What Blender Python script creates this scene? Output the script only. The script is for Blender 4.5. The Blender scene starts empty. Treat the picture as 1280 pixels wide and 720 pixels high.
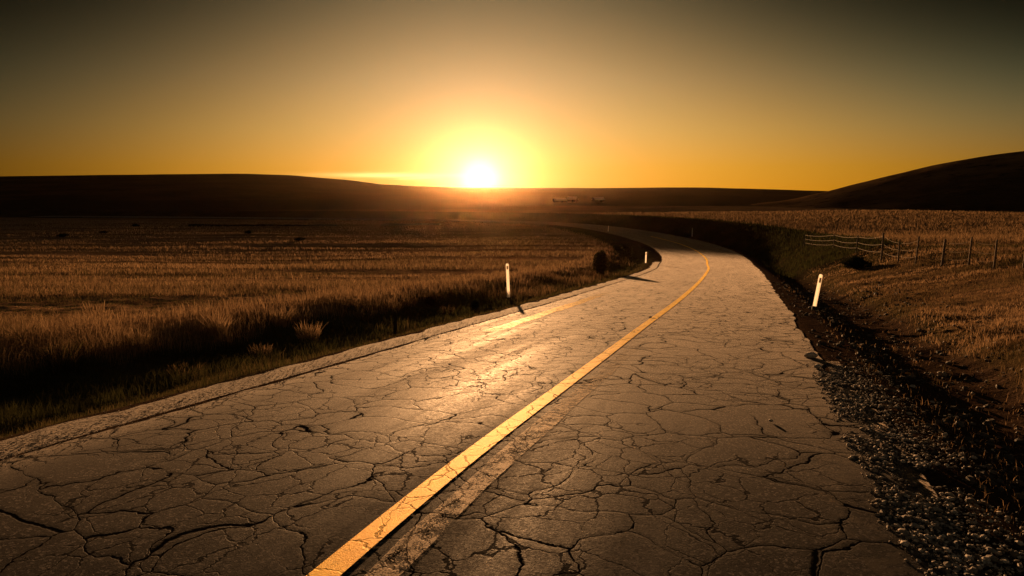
import bpy, math, numpy as np
from mathutils import Vector, Matrix
R = math.radians
rng = np.random.default_rng(7)
S = bpy.context.scene
COL = S.collection
NOISE_SEED = 11

# ------------------------------------------------------------------ helpers
def sm(a, b, x):
    t = np.clip((np.asarray(x, float) - a) / (b - a), 0, 1)
    return t * t * (3 - 2 * t)

def _h(ix, iy, s):
    n = (ix * 374761393 + iy * 668265263 + s * 2147483647 + 1013904223) & 0xFFFFFFFF
    n = ((n ^ (n >> 13)) * 1274126177) & 0xFFFFFFFF
    return ((n ^ (n >> 16)) & 0xFFFF) / 65535.0

def vnoise(x, y, s=0):
    x = np.asarray(x, float); y = np.asarray(y, float)
    xi = np.floor(x).astype(np.int64); yi = np.floor(y).astype(np.int64)
    fx = x - xi; fy = y - yi
    fx = fx * fx * (3 - 2 * fx); fy = fy * fy * (3 - 2 * fy)
    a = _h(xi, yi, s); b = _h(xi + 1, yi, s); c = _h(xi, yi + 1, s); d = _h(xi + 1, yi + 1, s)
    return (a * (1 - fx) + b * fx) * (1 - fy) + (c * (1 - fx) + d * fx) * fy

def fbm(x, y, s=0, o=4):
    v = 0; a = .5; t = 0
    for k in range(o):
        v = v + a * vnoise(x * 2 ** k, y * 2 ** k, s + k * 17); t += a; a *= .5
    return v / t

def tag(o, label=None, cat=None, group=None, kind=None):
    if label: o['label'] = label
    if cat: o['category'] = cat
    if group: o['group'] = group
    if kind: o['kind'] = kind
    return o

def mesh_obj(name, v, f, mat, parent=None, smooth=True, attrs=None, uv=None):
    """v (N,3), f (M,k) -> one mesh object"""
    v = np.asarray(v, np.float32); f = np.asarray(f, np.int32)
    me = bpy.data.meshes.new(name)
    me.vertices.add(len(v)); me.vertices.foreach_set('co', v.ravel())
    k = f.shape[1]
    me.loops.add(f.size); me.loops.foreach_set('vertex_index', f.ravel())
    me.polygons.add(len(f)); me.polygons.foreach_set('loop_start', np.arange(0, f.size, k, dtype=np.int32))
    me.update(calc_edges=True)
    me.polygons.foreach_set('use_smooth', np.full(len(f), smooth))
    for n, a in (attrs or {}).items():
        a = np.asarray(a, np.float32)
        if a.ndim == 1:
            at_ = me.attributes.new(n, 'FLOAT', 'POINT'); at_.data.foreach_set('value', a)
        else:
            at_ = me.attributes.new(n, 'FLOAT_VECTOR', 'POINT'); at_.data.foreach_set('vector', a.ravel())
    if uv is not None:
        l = me.uv_layers.new(name='UVMap'); l.data.foreach_set('uv', np.asarray(uv, np.float32)[f.ravel()].ravel())
    me.validate(); me.update()
    if mat: me.materials.append(mat)
    o = bpy.data.objects.new(name, me); COL.objects.link(o)
    if parent: o.parent = parent
    return o

def empty(name, loc, rot=(0, 0, 0)):
    o = bpy.data.objects.new(name, None); COL.objects.link(o)
    o.location = loc; o.rotation_euler = rot; o.empty_display_size = .2
    return o

def copy_tree(o, parent=None):
    c = o.copy(); COL.objects.link(c); c.parent = parent
    for ch in [q for q in bpy.data.objects if q.parent == o]:
        copy_tree(ch, c)
    return c

class NT:
    """tiny node helper"""
    def __init__(s, tree): s.t = tree; s.n = tree.nodes; s.l = tree.links
    def new(s, ty, **kw):
        n = s.n.new(ty)
        for k, v in kw.items():
            if hasattr(n, k): setattr(n, k, v)
        return n
    def put(s, sock, v):
        if v is None: return
        if isinstance(v, bpy.types.NodeSocket): s.l.new(v, sock)
        else:
            if isinstance(v, (tuple, list)) and sock.type == 'RGBA' and len(v) == 3: v = (*v, 1)
            sock.default_value = v
    def m(s, op, a, b=None, c=None, clamp=False):
        n = s.n.new('ShaderNodeMath'); n.operation = op; n.use_clamp = clamp
        for i, x in enumerate((a, b, c)):
            if x is not None: s.put(n.inputs[i], x)
        return n.outputs[0]
    def vm(s, op, a, b=None, scale=None):
        n = s.n.new('ShaderNodeVectorMath'); n.operation = op
        s.put(n.inputs[0], a)
        if b is not None: s.put(n.inputs[1], b)
        if scale is not None: s.put(n.inputs['Scale'], scale)
        return n.outputs['Value'] if op in ('DOT_PRODUCT', 'LENGTH') else n.outputs[0]
    def mix(s, f, a, b, mode='MIX'):
        n = s.n.new('ShaderNodeMix'); n.data_type = 'RGBA'; n.blend_type = mode
        s.put(n.inputs[0], f); s.put(n.inputs[6], a); s.put(n.inputs[7], b)
        return n.outputs[2]
    def mapr(s, v, a, b, c=0, d=1, smooth=True):
        n = s.n.new('ShaderNodeMapRange'); n.interpolation_type = 'SMOOTHSTEP' if smooth else 'LINEAR'
        for i, x in enumerate((v, a, b, c, d)): s.put(n.inputs[i], x)
        return n.outputs[0]
    def noise(s, vec, scale, detail=3, rough=.5, dist=0, color=False):
        n = s.n.new('ShaderNodeTexNoise'); s.put(n.inputs['Vector'], vec)
        n.inputs['Scale'].default_value = scale; n.inputs['Detail'].default_value = detail
        n.inputs['Roughness'].default_value = rough; n.inputs['Distortion'].default_value = dist
        return n.outputs['Color' if color else 'Fac']
    def voro(s, vec, scale, feature='DISTANCE_TO_EDGE', out='Distance'):
        n = s.n.new('ShaderNodeTexVoronoi'); n.feature = feature; s.put(n.inputs['Vector'], vec)
        n.inputs['Scale'].default_value = scale
        return n.outputs[out]
    def xyz(s, v):
        n = s.n.new('ShaderNodeSeparateXYZ'); s.put(n.inputs[0], v); return n.outputs
    def comb(s, x, y, z):
        n = s.n.new('ShaderNodeCombineXYZ')
        for i, q in enumerate((x, y, z)): s.put(n.inputs[i], q)
        return n.outputs[0]
    def ramp(s, f, stops):
        n = s.n.new('ShaderNodeValToRGB'); s.put(n.inputs[0], f)
        e = n.color_ramp.elements
        while len(e) < len(stops): e.new(.5)
        for i, (p, c) in enumerate(stops):
            e[i].position = p; e[i].color = (*c, 1) if len(c) == 3 else c
        return n.outputs[0]
    def bump(s, h, strength, dist, normal=None):
        n = s.n.new('ShaderNodeBump'); s.put(n.inputs['Height'], h)
        n.inputs['Strength'].default_value = strength; n.inputs['Distance'].default_value = dist
        if normal is not None: s.put(n.inputs['Normal'], normal)
        return n.outputs[0]
    def attr(s, name, out='Fac'):
        n = s.n.new('ShaderNodeAttribute'); n.attribute_name = name; return n.outputs[out]

def material(name):
    m = bpy.data.materials.new(name); m.use_nodes = True
    m.node_tree.nodes.clear(); N = NT(m.node_tree)
    return m, N

def principled(N, color, rough=.8, spec=.5, normal=None, metallic=0, out=True, sheen=0, stint=(1, .9, .82, 1)):
    b = N.new('ShaderNodeBsdfPrincipled')
    N.put(b.inputs['Base Color'], color); N.put(b.inputs['Roughness'], rough)
    N.put(b.inputs['Specular IOR Level'], spec); N.put(b.inputs['Metallic'], metallic)
    if normal is not None: N.put(b.inputs['Normal'], normal)
    if not (isinstance(sheen, (int, float)) and sheen == 0):
        N.put(b.inputs['Sheen Weight'], sheen); b.inputs['Sheen Roughness'].default_value = .2
        b.inputs['Sheen Tint'].default_value = stint
    if out: finish(N, b.outputs[0])
    return b.outputs[0]

def finish(N, sh):
    o = N.new('ShaderNodeOutputMaterial'); N.l.new(sh, o.inputs['Surface'])

def mixsh(N, f, a, b):
    n = N.new('ShaderNodeMixShader'); N.put(n.inputs[0], f); N.l.new(a, n.inputs[1]); N.l.new(b, n.inputs[2])
    return n.outputs[0]

def simple(name, c, rough=.8, spec=.3, var=.25, scale=8, bump=0.0):
    m, N = material(name)
    tc = N.new('ShaderNodeTexCoord').outputs['Object']
    n = N.noise(tc, scale, 5, .6)
    col = N.mix(N.mapr(n, .3, .7), tuple(x * (1 - var) for x in c), tuple(min(1, x * (1 + var)) for x in c))
    nm = N.bump(N.noise(tc, scale * 6, 4, .6), .5, bump) if bump else None
    principled(N, col, rough, spec, nm)
    return m

# ------------------------------------------------------------------ camera
PITCH = math.atan(120 / 853.333)
EYE = Vector((0, 0, 1.75))
cd = bpy.data.cameras.new('camera'); cam = bpy.data.objects.new('camera', cd); COL.objects.link(cam)
cam.location = EYE; cam.rotation_euler = (math.pi / 2 - PITCH, 0, 0)
cd.sensor_width = 36; cd.lens = 24; cd.clip_start = .05; cd.clip_end = 6000
S.camera = cam

# ------------------------------------------------------------------ the lie of the land
_Y = np.linspace(-200, 3000, 32001)
_sl = -.079 * (1 - sm(35, 100, _Y)) * sm(1.5, 7.5, _Y)  # levelled near the camera, shaped so the low sun leaves the foreground darker
_Z = np.cumsum(_sl) * (_Y[1] - _Y[0]); _Z += -1.58 - np.interp(20, _Y, _Z)
def prof(y): return np.interp(y, _Y, _Z)

CL = np.array([(-13.2, -34), (-8.9, -22), (-5.35, -11), (-3.2, -3.5), (-1.93, 1), (-1.05, 3.41), (-.63, 4.64), (-.05, 6.23), (.41, 7.51), (1.08, 9.43),
      (1.9, 11.77), (3.06, 15.11), (5.05, 20.73), (7.63, 28.4), (10.1, 36), (12.4, 43.3), (14.75, 50.9), (16.8, 58.5),
      (18.9, 66), (20.8, 74.5), (22.3, 83.7), (23.0, 93.7), (22.7, 104), (21.9, 114), (20.6, 124), (18.6, 134), (15.4, 145),
      (10.6, 155), (4, 163), (-5, 169), (-18, 175), (-40, 182), (-80, 192), (-140, 203)], float)
def catmull(P, step=.1):
    out = []
    Q = np.vstack([2 * P[0] - P[1], P, 2 * P[-1] - P[-2]])
    for i in range(1, len(Q) - 2):
        a, b, c, d = Q[i - 1:i + 3]; n = max(4, int(np.linalg.norm(c - b) / step))
        t = np.linspace(0, 1, n, endpoint=False)[:, None]
        out.append(.5 * ((2 * b) + (-a + c) * t + (2 * a - 5 * b + 4 * c - d) * t ** 2 + (-a + 3 * b - 3 * c + d) * t ** 3))
    out.append(Q[-2][None]); return np.vstack(out)
_c = catmull(CL)
_d = np.r_[0, np.cumsum(np.linalg.norm(np.diff(_c, axis=0), axis=1))]
_u = np.arange(0, _d[-1], .25)
_c = np.c_[np.interp(_u, _d, _c[:, 0]), np.interp(_u, _d, _c[:, 1])]
for _ in range(60):                                    # even out the curvature
    _c[1:-1] = .25 * _c[:-2] + .5 * _c[1:-1] + .25 * _c[2:]
C_XY = _c
C_U = np.r_[0, np.cumsum(np.linalg.norm(np.diff(_c, axis=0), axis=1))]
_t = np.gradient(_c, axis=0); C_T = _t / np.linalg.norm(_t, axis=1)[:, None]
C_N = np.c_[C_T[:, 1], -C_T[:, 0]]                     # points to the right of travel
WY = [1, 5, 28, 46, 52, 69, 80, 100, 120, 150]
C_WL = np.interp(C_XY[:, 1], WY, [3.6, 3.6, 3.75, 3.75, 3.8, 4.3, 4.6, 4.8, 4.6, 4.2])
C_WR = np.interp(C_XY[:, 1], WY, [3.9, 3.22, 3.15, 3.5, 3.6, 4.1, 4.4, 4.8, 4.7, 4.3])
_SUB = slice(None, None, 3)

def lateral(x, y):
    """signed distance beyond the road edge: (dl, dr, s, u)"""
    x = np.asarray(x, float).ravel(); y = np.asarray(y, float).ravel()
    s = np.empty(len(x)); u = np.empty(len(x)); wl = np.empty(len(x)); wr = np.empty(len(x))
    P = C_XY[_SUB]; T = C_T[_SUB]; Nn = C_N[_SUB]; U = C_U[_SUB]; WL = C_WL[_SUB]; WR = C_WR[_SUB]
    for i in range(0, len(x), 20000):
        q = slice(i, i + 20000)
        dx = x[q, None] - P[None, :, 0]; dy = y[q, None] - P[None, :, 1]
        k = np.argmin(dx * dx + dy * dy, axis=1); r = np.arange(len(k))
        ddx = dx[r, k]; ddy = dy[r, k]
        al = ddx * T[k, 0] + ddy * T[k, 1]
        la = ddx * Nn[k, 0] + ddy * Nn[k, 1]
        far = np.hypot(ddx, ddy)
        s[q] = np.where(np.abs(al) > 1, np.sign(la) * far, la); u[q] = U[k] + al; wl[q] = WL[k]; wr[q] = WR[k]
    return -s - wl, s - wr, s, u

def ground(x, y, fine=True):
    shp = np.shape(x); x = np.asarray(x, float).ravel(); y = np.asarray(y, float).ravel()
    dl, dr, s, u = lateral(x, y)
    wob = (fbm(x * .35, y * .35, 3) - .5) * 1.1
    # left verge: shoulder, ditch, bank up to the field
    d = dl + wob * sm(.8, 2.5, dl)
    near = 1 - sm(70, 120, y) * .7
    left = -.03 * sm(0, .5, d) - .42 * sm(.55, 2.6, d) * near + (.42 * near + .0) * sm(3.8, 6.2, d) + .12 * sm(4.2, 6.4, d) * near
    # right verge: shoulder, shallow dirt gutter, small lip, cutting bank
    e = dr + wob * .7 * sm(1.2, 3, dr)
    amp = np.interp(y, [-20, 8, 18, 26, 38, 55, 120, 150, 175, 240], [.6, .7, .8, .95, 1.45, 2.15, 2.15, 1.9, 1.6, 1.4])
    wid = np.interp(y, [0, 10, 26, 40, 60], [7, 8, 9, 6.5, 6])
    gut = np.interp(y, [0, 30, 60], [.22, .3, .5])
    right = -.03 * sm(0, .4, e) - gut * sm(.5, 1.6, e) + (gut + .1) * sm(2.2, 3.1, e) + amp * sm(0, 1, np.clip((e - 2) / wid, 0, 1)) + .012 * np.clip(e - 10, 0, 60)
    under = -.06
    off = np.where(s > 0, np.where(dr > -.12, right - .012, under), np.where(dl > -.12, left - .012, under))
    out = sm(.5, 2.5, np.where(s > 0, dr, dl))
    big = (fbm(x * .05, y * .05, 5) - .5) * .5 * sm(5, 25, np.where(s > 0, dr, dl)) * (1 - sm(60, 120, y) * .5)
    z = prof(y) + off + big
    if fine:
        z = z + out * ((fbm(x * 1.3, y * 1.3, 8, 3) - .5) * .16 + (fbm(x * 5, y * 5, 9, 3) - .5) * .07)
    # towards its edges the far plain sinks away under the hills
    z = z - 3 * sm(900, 1200, y)
    return z.reshape(shp), dl.reshape(shp), dr.reshape(shp), s.reshape(shp)

def at(px, py):
    """the ground point seen in that direction from the camera"""
    u = (px - 640) / 853.333; v = (360 - py) / 853.333
    dy = math.cos(PITCH) + v * math.sin(PITCH); dz = v * math.cos(PITCH) - math.sin(PITCH)
    t = np.geomspace(2, 900, 5000)
    z = ground(t * u, t * dy)[0]
    i = int(np.argmax(EYE.z + t * dz - z < 0))
    return Vector((t[i] * u, t[i] * dy, float(z[i])))

def gz(x, y): return float(ground(np.array([x]), np.array([y]))[0][0])

# ------------------------------------------------------------------ light
SUN_AZ, SUN_EL = R(-2.66), R(1.0)
sd = Vector((math.sin(SUN_AZ) * math.cos(SUN_EL), math.cos(SUN_AZ) * math.cos(SUN_EL), math.sin(SUN_EL)))
sl = bpy.data.lights.new('sun', 'SUN'); sl.energy = 5.0; sl.angle = R(.45); sl.color = (1, .50, .20)
so = bpy.data.objects.new('sun', sl); COL.objects.link(so)
so.rotation_euler = (-sd).to_track_quat('-Z', 'Y').to_euler(); so.location = (0, 0, 30)

W = bpy.data.worlds.new('World'); S.world = W; W.use_nodes = True
W.node_tree.nodes.clear(); N = NT(W.node_tree)
tc = N.new('ShaderNodeTexCoord').outputs['Generated']
dirv = N.vm('NORMALIZE', tc)
x_, y_, z_ = N.xyz(dirv)
el = N.m('MULTIPLY', N.m('ARCSINE', z_), 180 / math.pi)
az = N.m('MULTIPLY', N.m('ARCTAN2', x_, y_), 180 / math.pi)
da = N.m('ADD', az, -math.degrees(SUN_AZ))
a2 = N.m('MULTIPLY', da, da)
ep = N.m('MAXIMUM', el, 0.0); e2 = N.m('MULTIPLY', ep, ep)
ex = N.m('ADD', N.m('ADD', N.m('MULTIPLY', e2, -1 / 132), N.m('MULTIPLY', a2, N.mapr(da, -4, 4, -1 / 650, -1 / 1300))), N.m('MULTIPLY', N.m('MULTIPLY', a2, e2), -1 / 95000))
lum = N.m('MULTIPLY', N.m('EXPONENT', ex), .55)
hue = N.ramp(N.m('DIVIDE', ep, 16), [(0, (1, .40, .012)), (.12, (1, .45, .03)), (.3, (1, .55, .12)), (.55, (1, .61, .21)), (1, (1, .66, .26))])
far_ = N.mapr(N.m('SQRT', N.m('ADD', a2, N.m('MULTIPLY', e2, 4))), 24, 52)
far_ = N.m('MULTIPLY', far_, N.mapr(el, 1, 9))
hue = N.mix(far_, hue, (.86, .88, .42))
base = N.vm('SCALE', hue, scale=lum)
# brightness round the sun
dist = N.m('MULTIPLY', N.m('ARCCOSINE', N.m('MINIMUM', N.vm('DOT_PRODUCT', dirv, tuple(sd)), .9999999)), 180 / math.pi)
g1 = N.m('MULTIPLY', N.m('EXPONENT', N.m('MULTIPLY', dist, -1 / 5.5)), .38)
g2 = N.m('ADD', N.m('MULTIPLY', N.m('EXPONENT', N.m('MULTIPLY', N.m('MULTIPLY', dist, dist), -1 / 1.6)), .3), N.m('MULTIPLY', N.m('EXPONENT', N.m('MULTIPLY', dist, -1 / 1.1)), .9))
glow = N.vm('ADD', N.vm('SCALE', (1, .62, .42), scale=g1), N.vm('SCALE', (1, .74, .50), scale=g2))
# a thin bright cloud streak low over the hills
wv = N.noise(N.comb(N.m('MULTIPLY', az, .22), N.m('MULTIPLY', el, 3.2), 0.0), 1.0, 4, .55)
wv2 = N.m('MULTIPLY', N.mapr(wv, .46, .66), N.m('EXPONENT', N.m('MULTIPLY', N.m('POWER', N.m('ADD', el, -1.25), 2), -1 / .12)))
wv2 = N.m('MAXIMUM', wv2, N.m('EXPONENT', N.m('MULTIPLY', N.m('POWER', N.m('ADD', el, -1.35), 2), -1 / .035)))
wv2 = N.m('MULTIPLY', wv2, N.m('EXPONENT', N.m('MULTIPLY', N.m('POWER', N.m('ADD', da, 7), 2), -1 / 22)))
cloud = N.vm('SCALE', (1, .75, .32), scale=N.m('MULTIPLY', wv2, .5))
sky = N.new('ShaderNodeTexSky'); sky.sky_type = 'NISHITA'; sky.sun_disc = False
sky.sun_elevation = SUN_EL; sky.sun_rotation = SUN_AZ; sky.dust_density = 3
# the open sky overhead and behind the camera
back = N.mapr(N.m('MULTIPLY', y_, -1), -.55, .35)
upm = N.mapr(el, 24, 55)
amb = N.m('MAXIMUM', back, upm)
skyc = N.vm('SCALE', sky.outputs[0], scale=N.m('MULTIPLY', amb, .038))
skyc = N.mix(.8, skyc, N.vm('MULTIPLY', skyc, (1.5, .85, .4)))
tot = N.vm('ADD', N.vm('ADD', base, glow), N.vm('ADD', cloud, skyc))
bg = N.new('ShaderNodeBackground'); N.l.new(tot, bg.inputs[0]); bg.inputs[1].default_value = 1
wo = N.new('ShaderNodeOutputWorld'); N.l.new(bg.outputs[0], wo.inputs[0])

# ------------------------------------------------------------------ materials
def crack_nodes(N, vec):
    """cracks in metres; returns (dark line mask, soft surround)"""
    w1 = N.vm('SCALE', N.vm('ADD', N.noise(vec, .9, 2, .5, color=True), (-.5, -.5, -.5)), scale=1.1)
    w2 = N.vm('SCALE', N.vm('ADD', N.noise(vec, 7, 3, .6, color=True), (-.5, -.5, -.5)), scale=.11)
    v = N.vm('ADD', vec, N.vm('ADD', w1, w2))
    v = N.vm('MULTIPLY', v, (1.2, 1.0, 0))
    d1 = N.voro(v, 1.45)
    wide = N.m('MULTIPLY', N.mapr(N.noise(vec, .8, 3, .6), .38, .62), .010)
    keep_ = N.mapr(N.noise(N.vm('ADD', vec, (31, 12, 0)), 1.1, 3, .6), .33, .43)
    wide = N.m('ADD', N.m('MULTIPLY', N.m('ADD', wide, .0085), keep_), .0008)
    c1 = N.m('SUBTRACT', 1, N.mapr(d1, N.m('MULTIPLY', wide, .35), wide), clamp=True)
    s1 = N.m('MULTIPLY', N.m('SUBTRACT', 1, N.mapr(d1, 0.0, .07), clamp=True), N.m('ADD', .25, N.m('MULTIPLY', keep_, .75)))
    v2 = N.vm('ADD', vec, N.vm('ADD', N.vm('SCALE', w1, scale=.6), N.vm('SCALE', w2, scale=1.2)))
    d2 = N.voro(N.vm('ADD', v2, (3.3, 7.7, 0)), 2.9)
    area = N.mapr(N.noise(vec, .45, 3, .6), .38, .50)
    w_ = N.m('ADD', N.m('MULTIPLY', area, .030), -.003)
    c2 = N.m('MULTIPLY', N.m('SUBTRACT', 1, N.mapr(d2, N.m('MULTIPLY', w_, .4), N.m('MAXIMUM', w_, .0005)), clamp=True), area)
    return N.m('MAXIMUM', c1, N.m('MULTIPLY', c2, .8)), s1

def asphalt():
    m, N = material('asphalt')
    tc = N.new('ShaderNodeTexCoord'); uv = tc.outputs['UV']; ob = tc.outputs['Object']
    u, v, _ = N.xyz(uv)
    crack, soft = crack_nodes(N, uv)
    grit = N.noise(ob, 95, 3, .75)
    agg = N.voro(ob, 60, 'F1', 'Color'); agg = N.xyz(agg)[0]
    agg = N.m('MULTIPLY', agg, 1)
    streak = N.noise(N.comb(N.m('MULTIPLY', u, .06), N.m('MULTIPLY', v, 1.6), 0.0), 1, 5, .6)
    blot = N.noise(ob, .8, 5, .6)
    col = N.mix(N.mapr(blot, .3, .7), (.020, .020, .021), (.046, .045, .046))
    col = N.mix(N.mapr(streak, .35, .68), col, (.088, .082, .078))
    # wheel tracks: two polished bands in each lane
    tr_ = None
    for c_, w_ in ((-2.55, .42), (-1.0, .40), (.95, .36), (2.25, .36)):
        d_ = N.m('DIVIDE', N.m('ADD', N.m('ADD', v, N.m('MULTIPLY', N.m('SUBTRACT', streak, .5), .9)), -c_), w_)
        g_ = N.m('EXPONENT', N.m('MULTIPLY', N.m('MULTIPLY', d_, d_), -1))
        tr_ = g_ if tr_ is None else N.m('MAXIMUM', tr_, g_)
    col = N.mix(N.m('MULTIPLY', tr_, .55), col, (.024, .023, .023))
    oil = N.m('MULTIPLY', N.mapr(N.noise(ob, .45, 6, .7), .56, .68), N.mapr(N.noise(ob, 5, 4, .7), .4, .6))
    col = N.mix(N.m('MULTIPLY', oil, .6), col, (.012, .011, .011))
    # grit: pale and dark aggregate
    col = N.mix(N.mapr(agg, .78, .93), col, (.27, .24, .22))
    col = N.mix(N.m('MULTIPLY', N.mapr(grit, .56, .42), .75), col, (.010, .009, .009))
    # newer dark strip beside the left shoulder
    edge = N.m('MULTIPLY', N.mapr(N.m('ADD', v, N.m('MULTIPLY', blot, .5)), -2.55, -2.85), N.mapr(v, -3.45, -3.2))
    edge = N.m('MULTIPLY', edge, N.mapr(u, 56, 64, 1, 0))
    col = N.mix(N.m('MULTIPLY', edge, .75), col, (.04, .038, .036))
    # sand blown onto both edges
    sand = N.m('MAXIMUM', N.mapr(v, 2.35, 3.0), N.mapr(v, -3.3, -3.65))
    sand = N.m('MULTIPLY', sand, N.mapr(N.noise(ob, 9, 4, .7), .42, .62))
    col = N.mix(N.m('MULTIPLY', sand, .6), col, (.20, .165, .125))
    col = N.mix(N.m('MULTIPLY', soft, .6), col, (.04, .036, .032))
    col = N.mix(N.m('MULTIPLY', crack, .96), col, (.006, .005, .005))
    rough = N.m('ADD', N.mapr(streak, .3, .7, .88, .70), N.m('MULTIPLY', crack, .2), clamp=True)
    rough = N.m('ADD', rough, N.m('MULTIPLY', N.m('SUBTRACT', agg, .5), .16))
    rough = N.m('SUBTRACT', rough, N.m('MULTIPLY', tr_, .06), clamp=True)
    h = N.m('ADD', N.m('MULTIPLY', grit, .0018), N.m('MULTIPLY', agg, .0008))
    h = N.m('ADD', h, N.m('MULTIPLY', N.noise(ob, 2.2, 3, .5), .004))
    h = N.m('SUBTRACT', h, N.m('MULTIPLY', soft, .0012))
    h = N.m('SUBTRACT', h, N.m('MULTIPLY', crack, .003))
    nm = N.bump(h, 1, 1.0)
    principled(N, col, rough, N.m('SUBTRACT', .05, N.m('MULTIPLY', crack, .05)), nm, sheen=N.m('MULTIPLY', .17, N.m('SUBTRACT', 1, N.m('MAXIMUM', crack, N.m('MULTIPLY', soft, .5)))))
    return m

def paint(name, c1, c2, wear, rough=.6, length=None, metal=.45, sheen=.35):
    m, N = material(name)
    tc = N.new('ShaderNodeTexCoord'); uv = tc.outputs['UV']; ob = tc.outputs['Object']
    u, v, _ = N.xyz(uv)
    crack, soft = crack_nodes(N, uv)
    n = N.noise(ob, 3, 5, .65); fine = N.noise(ob, 90, 4, .75)
    col = N.mix(N.mapr(n, .3, .7), c1, c2)
    col = N.mix(N.m('MULTIPLY', N.mapr(N.noise(ob, 22, 4, .7), .52, .7), .35), col, tuple(x * .45 for x in c1))
    h = N.m('SUBTRACT', N.m('MULTIPLY', fine, .006), N.m('MULTIPLY', crack, .01))
    h = N.m('ADD', h, N.m('MULTIPLY', N.noise(ob, 2.2, 3, .5), .008))
    b = principled(N, col, rough, .3, N.bump(h, 1, 1.0), metallic=metal, out=False, sheen=sheen, stint=(1, .66, .12, 1))
    tr = N.new('ShaderNodeBsdfTransparent').outputs[0]
    hole = N.m('ADD', N.m('MULTIPLY', fine, .6), N.m('MULTIPLY', N.noise(ob, 7, 4, .7), .4))
    mask = N.mapr(hole, wear, wear + .06)
    mask = N.m('MULTIPLY', mask, N.m('SUBTRACT', 1, N.m('MULTIPLY', crack, .62)))
    if length:
        mask = N.m('MULTIPLY', mask, N.m('MULTIPLY', N.mapr(u, length[0], length[1]), N.mapr(u, length[3], length[2])))
    finish(N, mixsh(N, mask, tr, b))
    return m

def gravel_mat(name, a, b, sc=34, dirt=.2, sheen=.28):
    m, N = material(name)
    ob = N.new('ShaderNodeTexCoord').outputs['Object']
    v = N.new('ShaderNodeTexVoronoi'); v.feature = 'F1'; N.put(v.inputs['Vector'], ob); v.inputs['Scale'].default_value = sc
    c = N.xyz(v.outputs['Color'])[0]
    col = N.mix(c, a, b)
    col = N.mix(N.m('MULTIPLY', N.mapr(N.noise(ob, 2.6, 5, .65), .42, .6), dirt), col, (.06, .042, .03))
    h = N.m('MULTIPLY', N.m('SUBTRACT', 1, v.outputs['Distance']), .008)
    h = N.m('ADD', h, N.m('MULTIPLY', N.noise(ob, 120, 3, .7), .004))
    principled(N, col, .9, .1, N.bump(h, 1, 1.0), sheen=sheen)
    return m

def ground_mat():
    m, N = material('ground')
    ob = N.new('ShaderNodeTexCoord').outputs['Object']
    fld, dirt, dark = N.attr('field'), N.attr('dirt'), N.attr('dark')
    x, y, z = N.xyz(ob)
    n1 = N.noise(ob, .22, 5, .6); n2 = N.noise(ob, 3, 5, .65); n3 = N.noise(ob, 28, 4, .7)
    # streaks left by mowing, running across the view
    warp = N.vm('ADD', ob, N.vm('SCALE', N.noise(ob, .05, 2, .5, color=True), scale=10))
    wx, wy, _ = N.xyz(warp)
    st = N.noise(N.comb(N.m('MULTIPLY', wx, .035), N.m('MULTIPLY', wy, .45), 0.0), 1, 5, .6)
    straw = N.mix(N.mapr(n2, .3, .7), (.24, .14, .08), (.42, .26, .15))
    straw = N.mix(N.m('MULTIPLY', N.mapr(st, .44, .60), .6), straw, (.09, .05, .026))
    straw = N.mix(N.m('MULTIPLY', N.mapr(N.noise(ob, .06, 4, .6), .5, .6), .5), straw, (.13, .09, .04))
    verge = N.mix(N.mapr(n2, .3, .7), (.045, .04, .02), (.085, .07, .035))
    verge = N.mix(N.mapr(n1, .45, .7), verge, (.10, .07, .035))
    dirtc = N.mix(N.mapr(n3, .35, .7), (.03, .02, .014), (.085, .055, .038))
    dirtc = N.mix(N.mapr(N.noise(ob, 60, 2, .8), .66, .74), dirtc, (.22, .18, .15))
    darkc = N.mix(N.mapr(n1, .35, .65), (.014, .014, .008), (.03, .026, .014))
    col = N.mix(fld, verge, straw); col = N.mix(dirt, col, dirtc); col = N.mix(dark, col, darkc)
    h = N.m('ADD', N.m('MULTIPLY', n2, .10), N.m('MULTIPLY', n3, .03))
    h = N.m('ADD', h, N.m('MULTIPLY', st, .35))
    hs = N.m('MULTIPLY', h, N.mapr(dark, 0, 1, 1, .15))
    nm = N.bump(hs, .8, 1.0)
    b = N.new('ShaderNodeBsdfDiffuse'); N.l.new(col, b.inputs[0]); N.l.new(nm, b.inputs['Normal'])
    finish(N, b.outputs[0])
    return m

def grass_mat():
    m, N = material('grass_blades')
    t = N.attr('tint'); r = N.attr('rnd')
    col = N.ramp(t, [(0, (.030, .036, .012)), (.3, (.075, .070, .026)), (.6, (.27, .17, .09)), (1, (.55, .37, .21))])
    col = N.mix(N.m('MULTIPLY', r, .5), col, N.vm('SCALE', col, scale=.45))
    a = N.new('ShaderNodeBsdfDiffuse'); N.l.new(col, a.inputs[0])
    b = N.new('ShaderNodeBsdfTranslucent'); N.l.new(N.vm('SCALE', col, scale=.75), b.inputs[0])
    finish(N, mixsh(N, .42, a.outputs[0], b.outputs[0]))
    return m

def leaf_mat(name, c, tr=.25):
    m, N = material(name)
    ob = N.new('ShaderNodeTexCoord').outputs['Object']
    col = N.mix(N.mapr(N.noise(ob, 9, 3, .6), .3, .7), tuple(x * .5 for x in c), tuple(x * 1.5 for x in c))
    a = N.new('ShaderNodeBsdfDiffuse'); N.l.new(col, a.inputs[0])
    b = N.new('ShaderNodeBsdfTranslucent'); N.l.new(col, b.inputs[0])
    finish(N, mixsh(N, tr, a.outputs[0], b.outputs[0]))
    return m

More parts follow.
